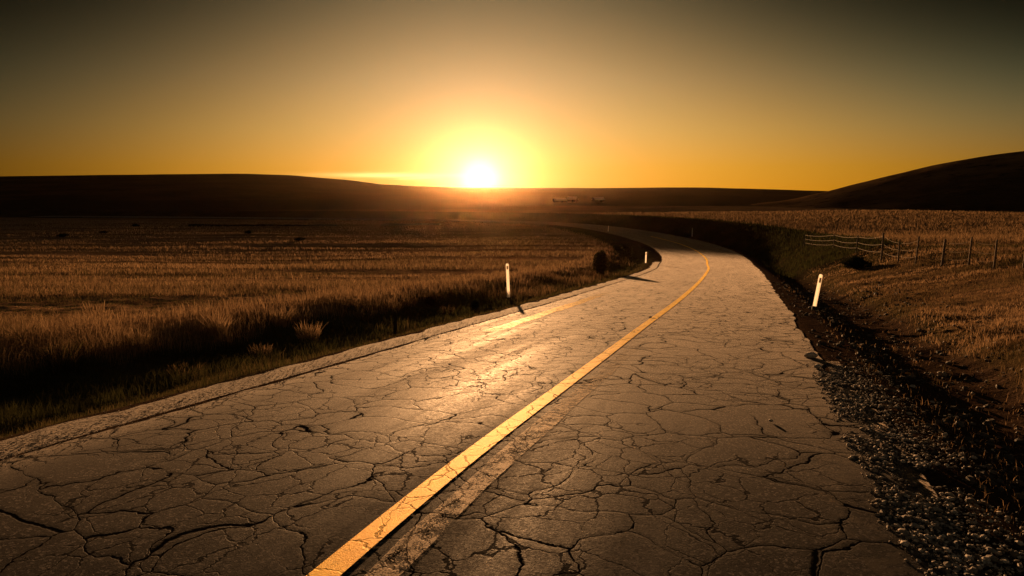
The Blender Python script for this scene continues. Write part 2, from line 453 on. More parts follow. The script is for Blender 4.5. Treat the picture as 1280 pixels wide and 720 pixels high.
def hill_mat(name, a, b, warm=0):
    m, N = material(name)
    ob = N.new('ShaderNodeTexCoord').outputs['Object']
    n = N.noise(ob, .02, 6, .65); n2 = N.noise(ob, .25, 5, .7)
    col = N.mix(N.mapr(n, .35, .65), a, b)
    col = N.mix(N.mapr(n2, .5, .7), col, tuple(x * .5 for x in a))
    b = N.new('ShaderNodeBsdfDiffuse'); N.l.new(col, b.inputs[0]); N.l.new(N.bump(N.noise(ob, .3, 5, .7), .6, .8), b.inputs['Normal'])
    finish(N, b.outputs[0])
    return m

M_ASPH = asphalt(); M_GR = grass_mat(); M_GROUND = ground_mat()
M_GRAVL = gravel_mat('pale_gravel', (.16, .13, .105), (.42, .36, .30), 30)
M_GRAVR = gravel_mat('dark_gravel', (.06, .05, .042), (.26, .22, .18), 60, .6, .10)
M_STONE = simple('stone', (.30, .26, .22), .85, .3, .6, 14, .004)

# ------------------------------------------------------------------ ground sheet
def axis(segs):
    out = [segs[0][0]]
    for a, b, s0, s1 in segs:
        n = max(1, int(round((b - a) / ((s0 + s1) / 2))))
        w = np.linspace(s0, s1, n); w = w / w.sum() * (b - a)
        out += list(a + np.cumsum(w))
    return np.array(out)
GX = axis([(-1400, -300, 60, 20), (-300, -60, 20, 2.5), (-60, -14, 2.5, .25), (-14, 14, .16, .16), (14, 45, .25, .9), (45, 120, .9, 4), (120, 400, 4, 25), (400, 1400, 25, 60)])
GY = axis([(-200, -12, 12, .8), (-12, 2, .6, .2), (2, 30, .15, .22), (30, 70, .25, .5), (70, 180, .5, .9), (180, 400, 1.2, 8), (400, 1250, 10, 40)])
gx, gy = np.meshgrid(GX, GY)
z, dl, dr, s_ = ground(gx, gy)
side = s_ > 0
wobn = (fbm(gx * .5, gy * .5, 21) - .5) * 1.6
field = np.where(side, sm(9, 14, dr + wobn) * .8, sm(4.9, 6.3, dl + wobn))
field = np.where(side, np.maximum(field, sm(2.6, 3.6, dr + wobn * .6) * (1 - sm(24, 45, gy)) * .6 + sm(2.6, 3.6, dr) * 0), field)
dirt = np.where(side, 1 - sm(2.3, 2.9, dr + wobn * .4), 1 - sm(.7, 1.5, dl + wobn * .5))
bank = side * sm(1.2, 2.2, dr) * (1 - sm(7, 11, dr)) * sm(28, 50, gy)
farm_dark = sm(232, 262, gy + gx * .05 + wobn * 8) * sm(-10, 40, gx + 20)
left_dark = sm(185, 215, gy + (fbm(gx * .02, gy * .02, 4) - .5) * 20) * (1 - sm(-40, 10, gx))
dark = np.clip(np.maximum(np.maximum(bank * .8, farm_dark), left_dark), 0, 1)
ny, nx = gx.shape
idx = np.arange(nx * ny).reshape(ny, nx)
F = np.stack([idx[:-1, :-1], idx[:-1, 1:], idx[1:, 1:], idx[1:, :-1]], -1).reshape(-1, 4)
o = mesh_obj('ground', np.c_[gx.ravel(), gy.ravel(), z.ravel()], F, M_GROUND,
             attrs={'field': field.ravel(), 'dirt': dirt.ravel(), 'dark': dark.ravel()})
tag(o, kind='structure')

# ------------------------------------------------------------------ road and shoulders
def strip(name, mat, offs, sel, dz, ragged=(0, 0), crown=True, skirt=0, seed=0):
    """offs: function(i array) -> (n, k) lateral offsets in metres from the centre line"""
    i = np.arange(len(C_XY))[sel]
    L = offs(i); k = L.shape[1]
    if ragged[0]: L[:, 0] += (fbm(C_U[i] * 1.7, 0 * C_U[i] + seed, 31 + seed, 4) - .5) * ragged[0]
    if ragged[1]: L[:, -1] += (fbm(C_U[i] * 1.7, 0 * C_U[i] + seed, 47 + seed, 4) - .5) * ragged[1]
    P = C_XY[i][:, None] + C_N[i][:, None] * L[..., None]
    zz = prof(P[..., 1]) + dz
    if crown: zz = zz + .03 - .012 * np.abs(L) ** 1.0 * .8
    if skirt:
        e = .015                                          # a short column keeps the rounded edge narrow
        L = np.c_[L[:, :1] - .02, L[:, :1], L[:, :1] + e, L[:, 1:-1], L[:, -1:] - e, L[:, -1:], L[:, -1:] + .02]
        P = C_XY[i][:, None] + C_N[i][:, None] * L[..., None]
        zz = np.c_[zz[:, :1] - skirt, zz[:, :1] - .004, zz[:, :1], zz[:, 1:-1], zz[:, -1:], zz[:, -1:] - .004, zz[:, -1:] - skirt]; k += 4
    V = np.concatenate([P, zz[..., None]], -1).reshape(-1, 3)
    uv = np.stack([np.repeat(C_U[i][:, None], k, 1), L], -1).reshape(-1, 2)
    id_ = np.arange(len(V)).reshape(-1, k)
    F = np.stack([id_[:-1, :-1], id_[:-1, 1:], id_[1:, 1:], id_[1:, :-1]], -1).reshape(-1, 4)
    return mesh_obj(name, V, F, mat, uv=uv)
ALL = slice(0, None)
lin = np.linspace(0, 1, 15)
def road_cols(i):
    L = -C_WL[i][:, None] * (1 - lin) + C_WR[i][:, None] * lin
    return L
road = strip('road', M_ASPH, road_cols, ALL, 0, (.16, .22), skirt=.05)
tag(road, kind='structure')
iy = C_XY[:, 1]
M_YEL = paint('yellow_road_paint', (.90, .52, .012), (.94, .60, .02), .30, .68)
U_AT = lambda y: float(np.interp(y, C_XY[:400, 1], C_U[:400]))
M_OLD = paint('worn_yellow_paint', (.30, .18, .07), (.42, .26, .11), .47, .75, (U_AT(-5), U_AT(-4), U_AT(6), U_AT(13)), metal=.12, sheen=.1)
M_EDGE = paint('worn_edge_paint', (.75, .48, .08), (.85, .6, .12), .44, .6, (U_AT(12), U_AT(15), U_AT(18), U_AT(26)), metal=.4)
cl = strip('centre_line', M_YEL, lambda i: np.c_[np.full(len(i), -.087), np.full(len(i), 0.), np.full(len(i), .087)], iy < 110, .004)
tag(cl, kind='structure')
ol = strip('faded_old_line', M_OLD, lambda i: np.c_[np.full(len(i), .20), np.full(len(i), .31), np.full(len(i), .40)], (iy > -5) & (iy < 14), .003, (.05, .05), seed=3)
tag(ol, kind='structure')
el_ = strip('faded_edge_line', M_EDGE, lambda i: np.c_[-C_WL[i] + .62, -C_WL[i] + .80, -C_WL[i] + .98], (iy > 12) & (iy < 26), .004, (.12, .12), seed=5)
tag(el_, kind='structure')
lf = strip('gravel_shoulder', M_GRAVL, lambda i: np.c_[-C_WL[i] - .62, -C_WL[i] - .3, -C_WL[i] + .05], iy < 62, -.016, (.35, .25), crown=False, seed=7)
tag(lf, kind='structure')
rf = strip('gravel_shoulder', M_GRAVR, lambda i: np.c_[C_WR[i] - .05, C_WR[i] + .25, C_WR[i] + .06 + .14 * (1 - sm(3, 11.4, C_XY[i, 1]))], iy < 11.5, -.014, (.1, .12), crown=False, seed=9)
tag(rf, kind='structure')

# ------------------------------------------------------------------ hills (height fields)
def hill(name, X, Y, fz, mat, seed, rough):
    x, y = np.meshgrid(X, Y)
    z = fz(x, y) + (fbm(x * .03, y * .03, seed, 5) - .5) * rough
    ny, nx = x.shape; id_ = np.arange(nx * ny).reshape(ny, nx)
    F = np.stack([id_[:-1, :-1], id_[:-1, 1:], id_[1:, 1:], id_[1:, :-1]], -1).reshape(-1, 4)
    o = mesh_obj(name, np.c_[x.ravel(), y.ravel(), z.ravel()], F, mat)
    tag(o, kind='structure'); return o
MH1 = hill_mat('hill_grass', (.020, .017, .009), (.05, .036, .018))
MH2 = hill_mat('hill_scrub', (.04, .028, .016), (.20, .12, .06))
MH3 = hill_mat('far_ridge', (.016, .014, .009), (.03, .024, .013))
def lh(x, y):
    px = 640 + x / y * 853.3                             # shape of the crest, measured at 800 m
    X4 = [-1400, -840, -600, -450, -318, -262, -196, -160, -112, -40, 20, 120]
    H4 = [6, 17, 19.6, 21.6, 22.8, 21.5, 15.9, 11.1, 8.3, 6.2, 2.0, -9]
    H = np.interp(x, X4, H4)
    p = np.where(y < 800, np.clip((y - 330) / 470, 0, 1) ** 1.1, 1 - sm(830, 1150, y) * .9)
    return -6.6 + (H + 6.6) * p
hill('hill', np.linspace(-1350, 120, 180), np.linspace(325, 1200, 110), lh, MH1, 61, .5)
def rh(x, y):
    X2 = [60, 100, 114, 122, 135, 152, 170, 188, 230, 300, 420, 640]
    H2 = [-6.5, -1.6, 1.75, 4.0, 7.4, 11.4, 14.4, 16.8, 21, 25, 30, 33]
    H = np.interp(x * 250 / np.maximum(y, 250), X2, H2)
    p = np.where(y < 250, sm(60, 250, y) ** .9, 1 - sm(265, 480, y) * .8)
    return -6.8 + (H + 6.8) * p
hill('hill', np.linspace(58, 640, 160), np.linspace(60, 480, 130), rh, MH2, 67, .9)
def fr(x, y):
    X9 = [-1300, -500, -250, -130, -60, 40, 130, 220, 270, 330, 400, 470, 700, 1300]
    H9 = [12, 9, 8, 8.3, 7.6, 7.3, 7.2, 7.9, 8.0, 6.2, 4.0, 2.0, 9, 20]
    p = np.where(y < 960, sm(640, 960, y), 1 - sm(980, 1220, y) * .7)
    return -9 + (np.interp(x, X9, H9) + 9) * p
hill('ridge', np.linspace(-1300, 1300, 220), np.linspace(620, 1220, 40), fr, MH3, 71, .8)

# ------------------------------------------------------------------ grass
def blades(name, x, y, z, h, w, tint, lean, mat, seg=2):
    n = len(x); az = rng.uniform(0, 2 * np.pi, n); la = rng.uniform(0, 2 * np.pi, n)
    wx = np.cos(az) * w / 2; wy = np.sin(az) * w / 2
    lx = np.cos(la) * lean * h; ly = np.sin(la) * lean * h
    b = np.c_[x, y, z - .01]
    wv = np.c_[wx, wy, 0 * wx]
    mid = b + np.c_[lx * .3, ly * .3, h * .6]; top = b + np.c_[lx, ly, h * (1 - .25 * lean)]
    V = np.stack([b - wv, b + wv, mid + wv * .75, mid - wv * .75, top], 1).reshape(-1, 3)
    i = np.arange(n)[:, None] * 5
    F = np.concatenate([i + [0, 1, 2], i + [0, 2, 3], i + [3, 2, 4]], 0)
    t = np.repeat(tint, 5); r = np.repeat(rng.random(n), 5)
    return mesh_obj(name, V, F, mat, smooth=False, attrs={'tint': t, 'rnd': r})

def sample(n, z0, z1, u0=-.92, u1=.92, pw=1.0):
    t = rng.random(n)
    Z = z0 * (z1 / z0) ** t
    return Z * rng.uniform(u0, u1, n), Z
# all grass: position sampling favours what is near
gx_, gy_ = sample(620000, 4.0, 175)
keep = np.ones(len(gx_), bool)
zz, dl, dr, s_ = ground(gx_, gy_)
D = np.where(s_ > 0, dr, dl)
cl1 = fbm(gx_ * 1.1, gy_ * 1.1, 81, 3); cl2 = fbm(gx_ * .28, gy_ * .28, 83, 3); st = fbm(gx_ * .04, gy_ * .5, 85, 4)
L_ = s_ < 0
wob = (fbm(gx_ * .5, gy_ * .5, 21) - .5) * 1.6
isfield = L_ & (dl + wob > 5.4)
edge = L_ & (dl + wob > 4.7) & (dl + wob < 7.5)
verge = L_ & ~isfield
Rg = (~L_) & (gy_ < 45)
fade = 1 - .45 * sm(60, 150, gy_)
p = np.zeros(len(gx_)); h = np.zeros(len(gx_)); tint = np.zeros(len(gx_))
# left verge
q = verge; p[q] = sm(.7, 1.5, dl[q] + wob[q] * .4) * (.25 + .75 * sm(.35, .6, cl1[q])); h[q] = .10 + .38 * sm(.4, .75, cl2[q]) * cl1[q] + .08
tint[q] = .12 + .55 * sm(.45, .7, cl2[q]) * cl1[q] + rng.random(q.sum()) * .18
q = verge & (dl < 2.4); h[q] *= .5; tint[q] = .2 + rng.random(q.sum()) * .25
# field; brightness towards the horizon is put into the far blades' tint
q = isfield; pt = sm(.42, .6, fbm(gx_ * .07, gy_ * .12, 87, 3)); p[q] = (.4 + .6 * sm(.40, .6, st[q])) * .9; h[q] = (.05 + .16 * sm(.4, .6, st[q])) * (1 + .5 * pt[q]); tint[q] = .35 + .6 * sm(.42, .58, st[q]) * rng.random(q.sum()) + .1 - .12 * pt[q] + .3 * sm(50, 110, gy_[q])
q = edge; h[q] = .16 + .30 * cl1[q]; tint[q] = .55 + .4 * rng.random(q.sum()); p[q] = .45 + .5 * sm(.35, .6, cl1[q])
# right bank and slope
q = Rg; e = dr[q] + wob[q] * .35; p[q] = sm(2.3, 2.8, e) * (.6 + .4 * sm(.35, .55, cl1[q])); h[q] = .05 + .10 * cl1[q] + .22 * sm(5.5, 10, e) * cl2[q]
tint[q] = .36 + .38 * sm(.4, .62, st[q]) + rng.random(q.sum()) * .2 - .1 * sm(6, 10, e)
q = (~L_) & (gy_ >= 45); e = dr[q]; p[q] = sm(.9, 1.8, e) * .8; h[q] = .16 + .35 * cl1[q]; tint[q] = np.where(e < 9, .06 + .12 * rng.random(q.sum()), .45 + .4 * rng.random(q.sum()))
p[D < .55] = 0
p[(~L_) & (dr > .5) & (dr < 2.6) & (gy_ < 45)] += .035; h[(~L_) & (dr < 2.4) & (gy_ < 45)] = .09
keep = rng.random(len(p)) < p * .9
dark_zone = (gy_ > 200)
def pick(k): return gx_[k], gy_[k], zz[k], h[k] * rng.uniform(.6, 1.35, k.sum()), np.maximum(.0035, gy_[k] * .00055) * rng.uniform(.6, 1.4, k.sum()), np.clip(tint[k], 0, 1), rng.uniform(.1, .8, k.sum())
k = keep & L_ & (isfield | edge)
o = blades('dry_field_grass', *pick(k), M_GR); tag(o, 'dry straw-coloured stubble covering the wide field left of the road', 'grass', kind='stuff')
k = keep & verge & ~edge
o = blades('verge_grass', *pick(k), M_GR); tag(o, 'dark rough grass filling the ditch between left gravel edge and field', 'grass', kind='stuff')
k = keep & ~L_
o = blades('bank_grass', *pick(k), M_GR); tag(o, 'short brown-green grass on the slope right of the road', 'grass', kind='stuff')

# distinct tall dry tufts in the left verge
def tuft(name, p, n, hgt, rad, t0, label, group=None):
    r = rng.random(n) ** .6 * rad; a = rng.uniform(0, 2 * np.pi, n)
    x = r * np.cos(a); y = r * np.sin(a); h = hgt * rng.uniform(.45, 1.05, n)
    lean = rng.uniform(.1, .55, n)
    la = a + rng.normal(0, .6, n)
    seg = 5; V = []; tt = []
    w = .006 * rng.uniform(.7, 1.5, n)
    az = rng.uniform(0, 2 * np.pi, n)
    for j in range(seg + 1):
        f = j / seg
        cx = x + np.cos(la) * lean * h * f ** 2; cy = y + np.sin(la) * lean * h * f ** 2; cz = h * (f - .12 * lean * f ** 3) - .03
        ww = w * (1 - .8 * f) * (1 + (1.6 if j == seg - 1 else 0) * (rng.random(n) > .5))
        V.append(np.stack([np.c_[cx - np.cos(az) * ww, cy - np.sin(az) * ww, cz], np.c_[cx + np.cos(az) * ww, cy + np.sin(az) * ww, cz]], 1))
    V = np.stack(V, 1)                                    # n, seg+1, 2, 3
    m_ = (seg + 1) * 2; i = np.arange(n)[:, None] * m_; F = []
    for j in range(seg): F.append(i + [2 * j, 2 * j + 1, 2 * j + 3, 2 * j + 2])
    tint = np.repeat(np.clip(t0 + rng.normal(0, .12, n), 0, 1), m_)
    o = mesh_obj(name, V.reshape(-1, 3), np.concatenate(F), M_GR, smooth=False, attrs={'tint': tint, 'rnd': np.repeat(rng.random(n), m_)})
    o.location = p; return tag(o, label, 'grass tuft', group)
for px, py, n, hg, rd, t0, lab in [
    (272, 424, 170, .62, .20, .85, 'tall pale dry grass tuft in the left ditch, the tallest of the tufts'),
    (386, 428, 190, .52, .22, .85, 'wide pale dry grass tuft just left of the dark wooden stake'),
    (326, 446, 130, .30, .22, .70, 'low orange-brown tuft close to the left gravel shoulder'),
    (78, 462, 120, .50, .20, .45, 'dull brown tuft in the ditch near the left edge of the photo'),
    (120, 398, 110, .45, .25, .70, 'ragged straw tuft on the field edge, leftmost along the bank top'),
    (232, 470, 120, .24, .30, .50, 'low olive tuft beside the gravel, left of the orange-brown tuft'),
    (455, 402, 110, .38, .22, .50, 'brown tuft behind the dark wooden stake in the left verge'),
    (560, 392, 90, .30, .2, .55, 'small tuft between the wooden stake and the white left post'),
    (350, 408, 120, .50, .22, .8, 'pale tuft between the tallest tuft and the wide tuft by the stake'),
    (30, 430, 110, .45, .2, .5, 'brown tuft at the far left border of the photo'),
    (175, 440, 110, .42, .2, .55, 'lean tuft mid-ditch, right of the dull brown tuft')]:
    tuft('grass_tuft', at(px, py), n, hg, rd, t0, lab, 'tall dry tufts in the left verge')

# ------------------------------------------------------------------ loose stones
_ico = None
def ico():
    t = (1 + 5 ** .5) / 2
    v = np.array([(-1, t, 0), (1, t, 0), (-1, -t, 0), (1, -t, 0), (0, -1, t), (0, 1, t), (0, -1, -t), (0, 1, -t), (t, 0, -1), (t, 0, 1), (-t, 0, -1), (-t, 0, 1)], float)
    v /= np.linalg.norm(v[0])
    f = np.array([(0, 11, 5), (0, 5, 1), (0, 1, 7), (0, 7, 10), (0, 10, 11), (1, 5, 9), (5, 11, 4), (11, 10, 2), (10, 7, 6), (7, 1, 8), (3, 9, 4), (3, 4, 2), (3, 2, 6), (3, 6, 8), (3, 8, 9), (4, 9, 5), (2, 4, 11), (6, 2, 10), (8, 6, 7), (9, 8, 1)])
    return v, f
def stone_mat():
    m, N = material('loose_stones')
    t = N.attr('tint'); ob = N.new('ShaderNodeTexCoord').outputs['Object']
    col = N.ramp(t, [(0, (.05, .042, .036)), (.45, (.17, .145, .12)), (.8, (.34, .30, .26)), (1, (.55, .50, .44))])
    col = N.mix(N.m('MULTIPLY', N.mapr(N.noise(ob, 60, 3, .6), .5, .7), .5), col, (.06, .05, .04))
    principled(N, col, .8, .35, N.bump(N.noise(ob, 150, 3, .6), .6, .003)); return m
M_LOOSE = stone_mat()
def stones(name, x, y, z, r, tint, label):
    v, f = ico(); n = len(x)
    V = v[None] * (1 + rng.normal(0, .16, (n, 12, 1)))
    sc = np.stack([rng.uniform(.7, 1.3, n), rng.uniform(.7, 1.3, n), rng.uniform(.45, .8, n)], 1) * r[:, None]
    a = rng.uniform(0, 2 * np.pi, n); V = V * sc[:, None]
    X = V[..., 0] * np.cos(a)[:, None] - V[..., 1] * np.sin(a)[:, None]; Yv = V[..., 0] * np.sin(a)[:, None] + V[..., 1] * np.cos(a)[:, None]
    V = np.stack([X + x[:, None], Yv + y[:, None], V[..., 2] + (z + r * .25)[:, None]], -1).reshape(-1, 3)
    F = (np.arange(n)[:, None, None] * 12 + f[None]).reshape(-1, 3)
    o = mesh_obj(name, V, F, M_LOOSE, smooth=False, attrs={'tint': np.repeat(tint, 12)})
    return tag(o, label, 'gravel', kind='stuff')
def along(n, y0, y1, side, dist):
    Y = y0 * (y1 / y0) ** rng.random(n)
    i = np.searchsorted(C_XY[:, 1], Y).clip(1, len(C_XY) - 1)
    base = C_XY[i] + C_T[i] * rng.uniform(-.15, .15, n)[:, None]
    L = np.where(side > 0, C_WR[i] + dist, -C_WL[i] - dist)
    P = base + C_N[i] * L[:, None]
    return P[:, 0], P[:, 1]
def roadz(x, y, z, d):
    return np.where(d < .1, prof(y) + .004, np.where(d < .7, np.maximum(z, prof(y) - .008), z))
n = 6000
x, y = along(n, 3.2, 50, -1, rng.normal(.25, .22, n)); z, a_, b_, _ = ground(x, y)
stones('left_gravel', x, y, roadz(x, y, z, a_), rng.uniform(.003, .007, n) * (1 + y * .01), np.clip(rng.normal(.75, .22, n), 0, 1), 'pale loose gravel along the left edge of the asphalt')
n = 32000
x, y = along(n, 2.0, 11.2, 1, np.abs(rng.normal(0, 1, n)) * .0 + rng.gamma(2.2, .22, n) - .26); z, a_, b_, _ = ground(x, y)
k = (fbm(x * 2.2, y * 1.6, 91, 4) + rng.normal(0, .06, n) > .47) & (b_ < np.interp(y, [2, 6, 11], [2.6, 1.8, .6]))
x, y, z, b_ = x[k], y[k], z[k], b_[k]; n = len(x)
r = rng.gamma(1.4, .0036, n) * (1 + y * .04)
stones('right_gravel', x, y, roadz(x, y, z, b_), np.clip(r, .0025, .026), np.clip(rng.normal(.70, .26, n) + .3 * (fbm(x * 3, y * 3, 95) - .5), 0, 1), 'loose grey stones spilling off the right asphalt edge')

def rock(px, py, r, mat, label, name='stone', group='larger stones and litter right of the road', flat=.6, cat='stone'):
    v, f = ico()
    # one level of subdivision
    mid = {}; V = list(v)
    def mp(a, b):
        k = (min(a, b), max(a, b))
        if k not in mid:
            q = (V[a] + V[b]) / 2; V.append(q / np.linalg.norm(q)); mid[k] = len(V) - 1
        return mid[k]
    F = []
    for a, b, c in f:
        ab, bc, ca = mp(a, b), mp(b, c), mp(c, a); F += [(a, ab, ca), (b, bc, ab), (c, ca, bc), (ab, bc, ca)]
    V = np.array(V); V = V * (1 + rng.normal(0, .09, (len(V), 1))) * np.array([1.2, .9, flat]) * r
    p = at(px, py); i = lateral([p.x], [p.y])
    zr = float(prof(p.y)) + .02 if (i[0][0] < 0 and i[1][0] < 0) else p.z
    o = mesh_obj(name, V, F, mat, smooth=False); o.location = (p.x, p.y, zr + r * flat * .4); o.rotation_euler = (0, 0, rng.uniform(0, 6))
    return tag(o, label, cat, group)
M_ROCKP = simple('pale_rock', (.5, .45, .4), .8, .3, .3, 20, .01)
M_LEAFO = simple('dry_leaf', (.62, .27, .06), .7, .3, .4, 30)
M_LEAFP = simple('reddish_leaf', (.6, .22, .14), .7, .3, .4, 30)
rock(1013, 452, .085, M_ROCKP, 'largest pale stone at the top end of the right gravel')
rock(1022, 464, .055, M_ROCKP, 'pale stone just in front of the largest one beside the road')
rock(963, 536, .022, M_ROCKP, 'single white pebble lying on the cracked asphalt', group=None)
rock(1141, 484, .04, M_ROCKP, 'grey stone on the dark dirt next to the orange leaf')
rock(1195, 522, .028, M_ROCKP, 'pale pebble on the dark dirt between the orange and the red leaf')
rock(1217, 573, .024, M_ROCKP, 'pale pebble on the dark dirt just below the red leaf')
rock(1165, 503, .025, M_ROCKP, 'small pebble on the dark dirt, left of the other pale pebble')
rock(1058, 432, .03, M_LEAFP, 'small reddish scrap below the right white post', 'leaf', flat=.35, cat='leaf')
rock(1135, 468, .05, M_LEAFO, 'orange dry leaf on the dark dirt strip beside the grass', 'leaf', flat=.45, cat='leaf')
rock(1246, 559, .035, M_LEAFP, 'reddish leaf on the dark dirt near the right edge of the photo', 'leaf', flat=.4, cat='leaf')

# clods of dry earth in the gutter and on the cut bank
n = 9000
x, y = along(n, 3.0, 34, 1, rng.uniform(.12, 4.2, n)); z, a_, b_, _ = ground(x, y)
k = (fbm(x * .9, y * .9, 93) + rng.normal(0, .1, n) > .45) & (z < prof(y) + .25)
x, y, z = x[k], y[k], z[k]; n = len(x)
stones('dirt_clods', x, y, z, np.clip(rng.gamma(1.6, .009, n), .004, .05) * (1 + y * .02), np.clip(rng.normal(.12, .13, n) + (rng.random(n) > .96) * .5, 0, 1), 'dark crumbled earth and grit on the dirt strip between right gravel and grass')

# ------------------------------------------------------------------ marker posts
def box(sx, sy, z0, z1, tx=1, ty=1, bev=.008):
    """closed tapered box with chamfered vertical edges"""
    def ring(sx, sy, z, b):
        x, y = sx / 2, sy / 2
        return [(-x + b, -y, z), (x - b, -y, z), (x, -y + b, z), (x, y - b, z), (x - b, y, z), (-x + b, y, z), (-x, y - b, z), (-x, -y + b, z)]
    V = ring(sx, sy, z0, bev) + ring(sx * tx, sy * ty, z1 - bev, bev) + ring(sx * tx - bev, sy * ty - bev, z1, bev * .6)
    F = []
    for r in (0, 8):
        for i in range(8): F.append((r + i, r + (i + 1) % 8, r + 8 + (i + 1) % 8, r + 8 + i))
    V += [(0, 0, z0), (0, 0, z1)]
    for i in range(8):
        F.append((24, (i + 1) % 8, i, i)); F.append((25, 16 + i, 16 + (i + 1) % 8, 16 + (i + 1) % 8))
    return V, F
def poly(name, V, F, mat, parent=None, smooth=False):
    me = bpy.data.meshes.new(name); me.from_pydata([tuple(v) for v in V], [], [tuple(dict.fromkeys(f)) for f in F])
    me.validate(); me.materials.append(mat)
    for p in me.polygons: p.use_smooth = smooth
    o = bpy.data.objects.new(name, me); COL.objects.link(o)
    if parent: o.parent = parent
    return o
def plastic():
    m, N = material('white_plastic')
    ob = N.new('ShaderNodeTexCoord').outputs['Object']
    z = N.xyz(ob)[2]
    col = N.mix(N.m('MULTIPLY', N.mapr(N.noise(ob, 14, 4, .7), .5, .75), .35), (.88, .87, .84), (.55, .48, .38))
    b = principled(N, col, .45, .5, out=False)
    t = N.new('ShaderNodeBsdfTranslucent'); N.l.new(col, t.inputs[0])
    finish(N, mixsh(N, .6, b, t.outputs[0])); return m
M_POST = plastic(); M_BLACK = simple('black_rubber', (.02, .018, .016), .7); M_REFL = simple('reflector_amber', (.55, .30, .08), .25, .6)
M_WOOD = simple('dark_weathered_wood', (.035, .026, .018), .9, .2, .4, 9, .01)
M_WOODG = simple('grey_weathered_wood', (.17, .125, .085), .9, .2, .4, 9, .01)
M_WIRE = simple('fence_wire', (.22, .17, .12), .9, .1)
def marker(px, py, hgt, w, lean, label, first=None):
    p = at(px, py)
    t = empty('marker_post', p, (0, lean, 0))
    V = []; F = []; n_ = 9
    for j, z in enumerate([.06, hgt * .5, hgt - .05, hgt - .012, hgt]):
        k_ = (1, 1, 1, .86, .6)[j]
        for i in range(n_):
            a = (i / (n_ - 1) - .5) * 2.0
            V.append((math.sin(a) / math.sin(1) * w / 2 * k_, (math.cos(a) - .77) * w * .6, z))
    for j in range(4):
        for i in range(n_ - 1): F.append((j * n_ + i, j * n_ + i + 1, (j + 1) * n_ + i + 1, (j + 1) * n_ + i))
    poly('post_body', V, F, M_POST, t, True)
    V, F = box(w * 1.12, w * .55, -.15, .10); poly('post_base', V, F, M_BLACK, t)
    V, F = box(w * .5, .008, hgt - .24, hgt - .10, bev=.002)
    V = [(x, y - w * .225 - .006, z) for x, y, z in V]; poly('reflector', V, F, M_REFL, t)
    return tag(t, label, 'marker post', 'white marker posts along the road')
marker(636, 375, 1.52, .125, R(-2.5), 'white marker post at the left verge in front of the low sun')
marker(1017, 387, 1.03, .11, R(8), 'leaning white marker post on the dirt right of the road')
marker(807, 330, 1.10, .13, R(1), 'white marker post on the inside of the bend beside the dark bush')
marker(760, 290, 1.10, .13, R(4), 'tiny far marker post where the road turns away left')
marker(865, 297, 1.5, .12, R(0), 'faint far marker post on the bank outside the bend')

# dark wooden stake by the left shoulder
p = at(494, 419); t = empty('wooden_stake', p, (0, R(1.5), 0))
V, F = box(.085, .07, -.1, .57, .9, .9, .012); poly('stake_body', V, F, M_WOOD, t)
V, F = box(.05, .05, .57, .60, .5, .7, .008); poly('stake_tip', V, F, M_WOOD, t)
tag(t, 'short dark wooden stake at the left edge of the gravel', 'stake')

# ------------------------------------------------------------------ wire fence
FP = [(1002, 0, 68, 1.3), (1038, 0, 55, 1.3), (1067, 0, 46, 1.25), (1099, 0, 38.5, 1.5), (1120, 0, 35.5, 1.15), (1142, 0, 33, 1.35), (1175, 0, 31, 1.2), (1208, 0, 29, 1.3), (1240, 0, 27.3, 1.2), (1277, 0, 26, 1.35), (1330, 0, 24, 1.3), (1400, 0, 22, 1.3), (1490, 0, 20, 1.3)]
pts = []
for px, _, Yd, hh in FP:
    X = (px - 640) / 853.3 * Yd; pts.append((X, Yd * (math.cos(PITCH) + .0), hh))
fence = empty('wire_fence', (pts[0][0], pts[0][1], gz(pts[0][0], pts[0][1])))
fo = Vector(fence.location)
tops = []
for i, (X, Yd, hh) in enumerate(pts):
    zb = gz(X, Yd); r_ = .040 if i % 3 else .055
    V = []; F = []; ns = 8; ln = rng.normal(0, .05, 2) * hh
    for j, (zz_, rr) in enumerate([(-.2, 1), (.0, 1.05), (hh * .5, .95), (hh - .02, .9), (hh, .6)]):
        for k_ in range(ns):
            a = 2 * math.pi * k_ / ns; f_ = max(0, zz_) / hh
            V.append((math.cos(a) * r_ * rr + ln[0] * f_, math.sin(a) * r_ * rr + ln[1] * f_, zz_))
    for j in range(4):
        for k_ in range(ns): F.append((j * ns + k_, j * ns + (k_ + 1) % ns, (j + 1) * ns + (k_ + 1) % ns, (j + 1) * ns + k_))
    F.append(tuple(range(4 * ns, 5 * ns)))
    o = poly('post', V, F, M_WOODG, fence); o.location = Vector((X, Yd, zb)) - fo
    tops.append((X, Yd, zb, hh, ln))
for fr_ in (.30, .58, .88):
    V = []; F = []
    P = []
    for i in range(len(tops) - 1):
        a, b = tops[i], tops[i + 1]
        for t_ in np.linspace(0, 1, 8, endpoint=False):
            za = a[2] + a[3] * fr_; zb_ = b[2] + b[3] * fr_
            P.append(((a[0] + a[4][0] * fr_) * (1 - t_) + (b[0] + b[4][0] * fr_) * t_, (a[1] + a[4][1] * fr_) * (1 - t_) + (b[1] + b[4][1] * fr_) * t_ - .07, za * (1 - t_) + zb_ * t_ - .10 * 4 * t_ * (1 - t_)))
    for j, q in enumerate(P):
        rr = .005 + .00005 * q[1]
        for k_ in range(4):
            a = math.pi / 2 * k_; V.append((q[0] - fo.x, q[1] + math.cos(a) * rr - fo.y, q[2] + math.sin(a) * rr - fo.z))
        if j:
            for k_ in range(4): F.append(((j - 1) * 4 + k_, (j - 1) * 4 + (k_ + 1) % 4, j * 4 + (k_ + 1) % 4, j * 4 + k_))
    poly('wire', V, F, M_WIRE, fence)
tag(fence, 'weathered post and wire fence running along the slope right of the road', 'fence')

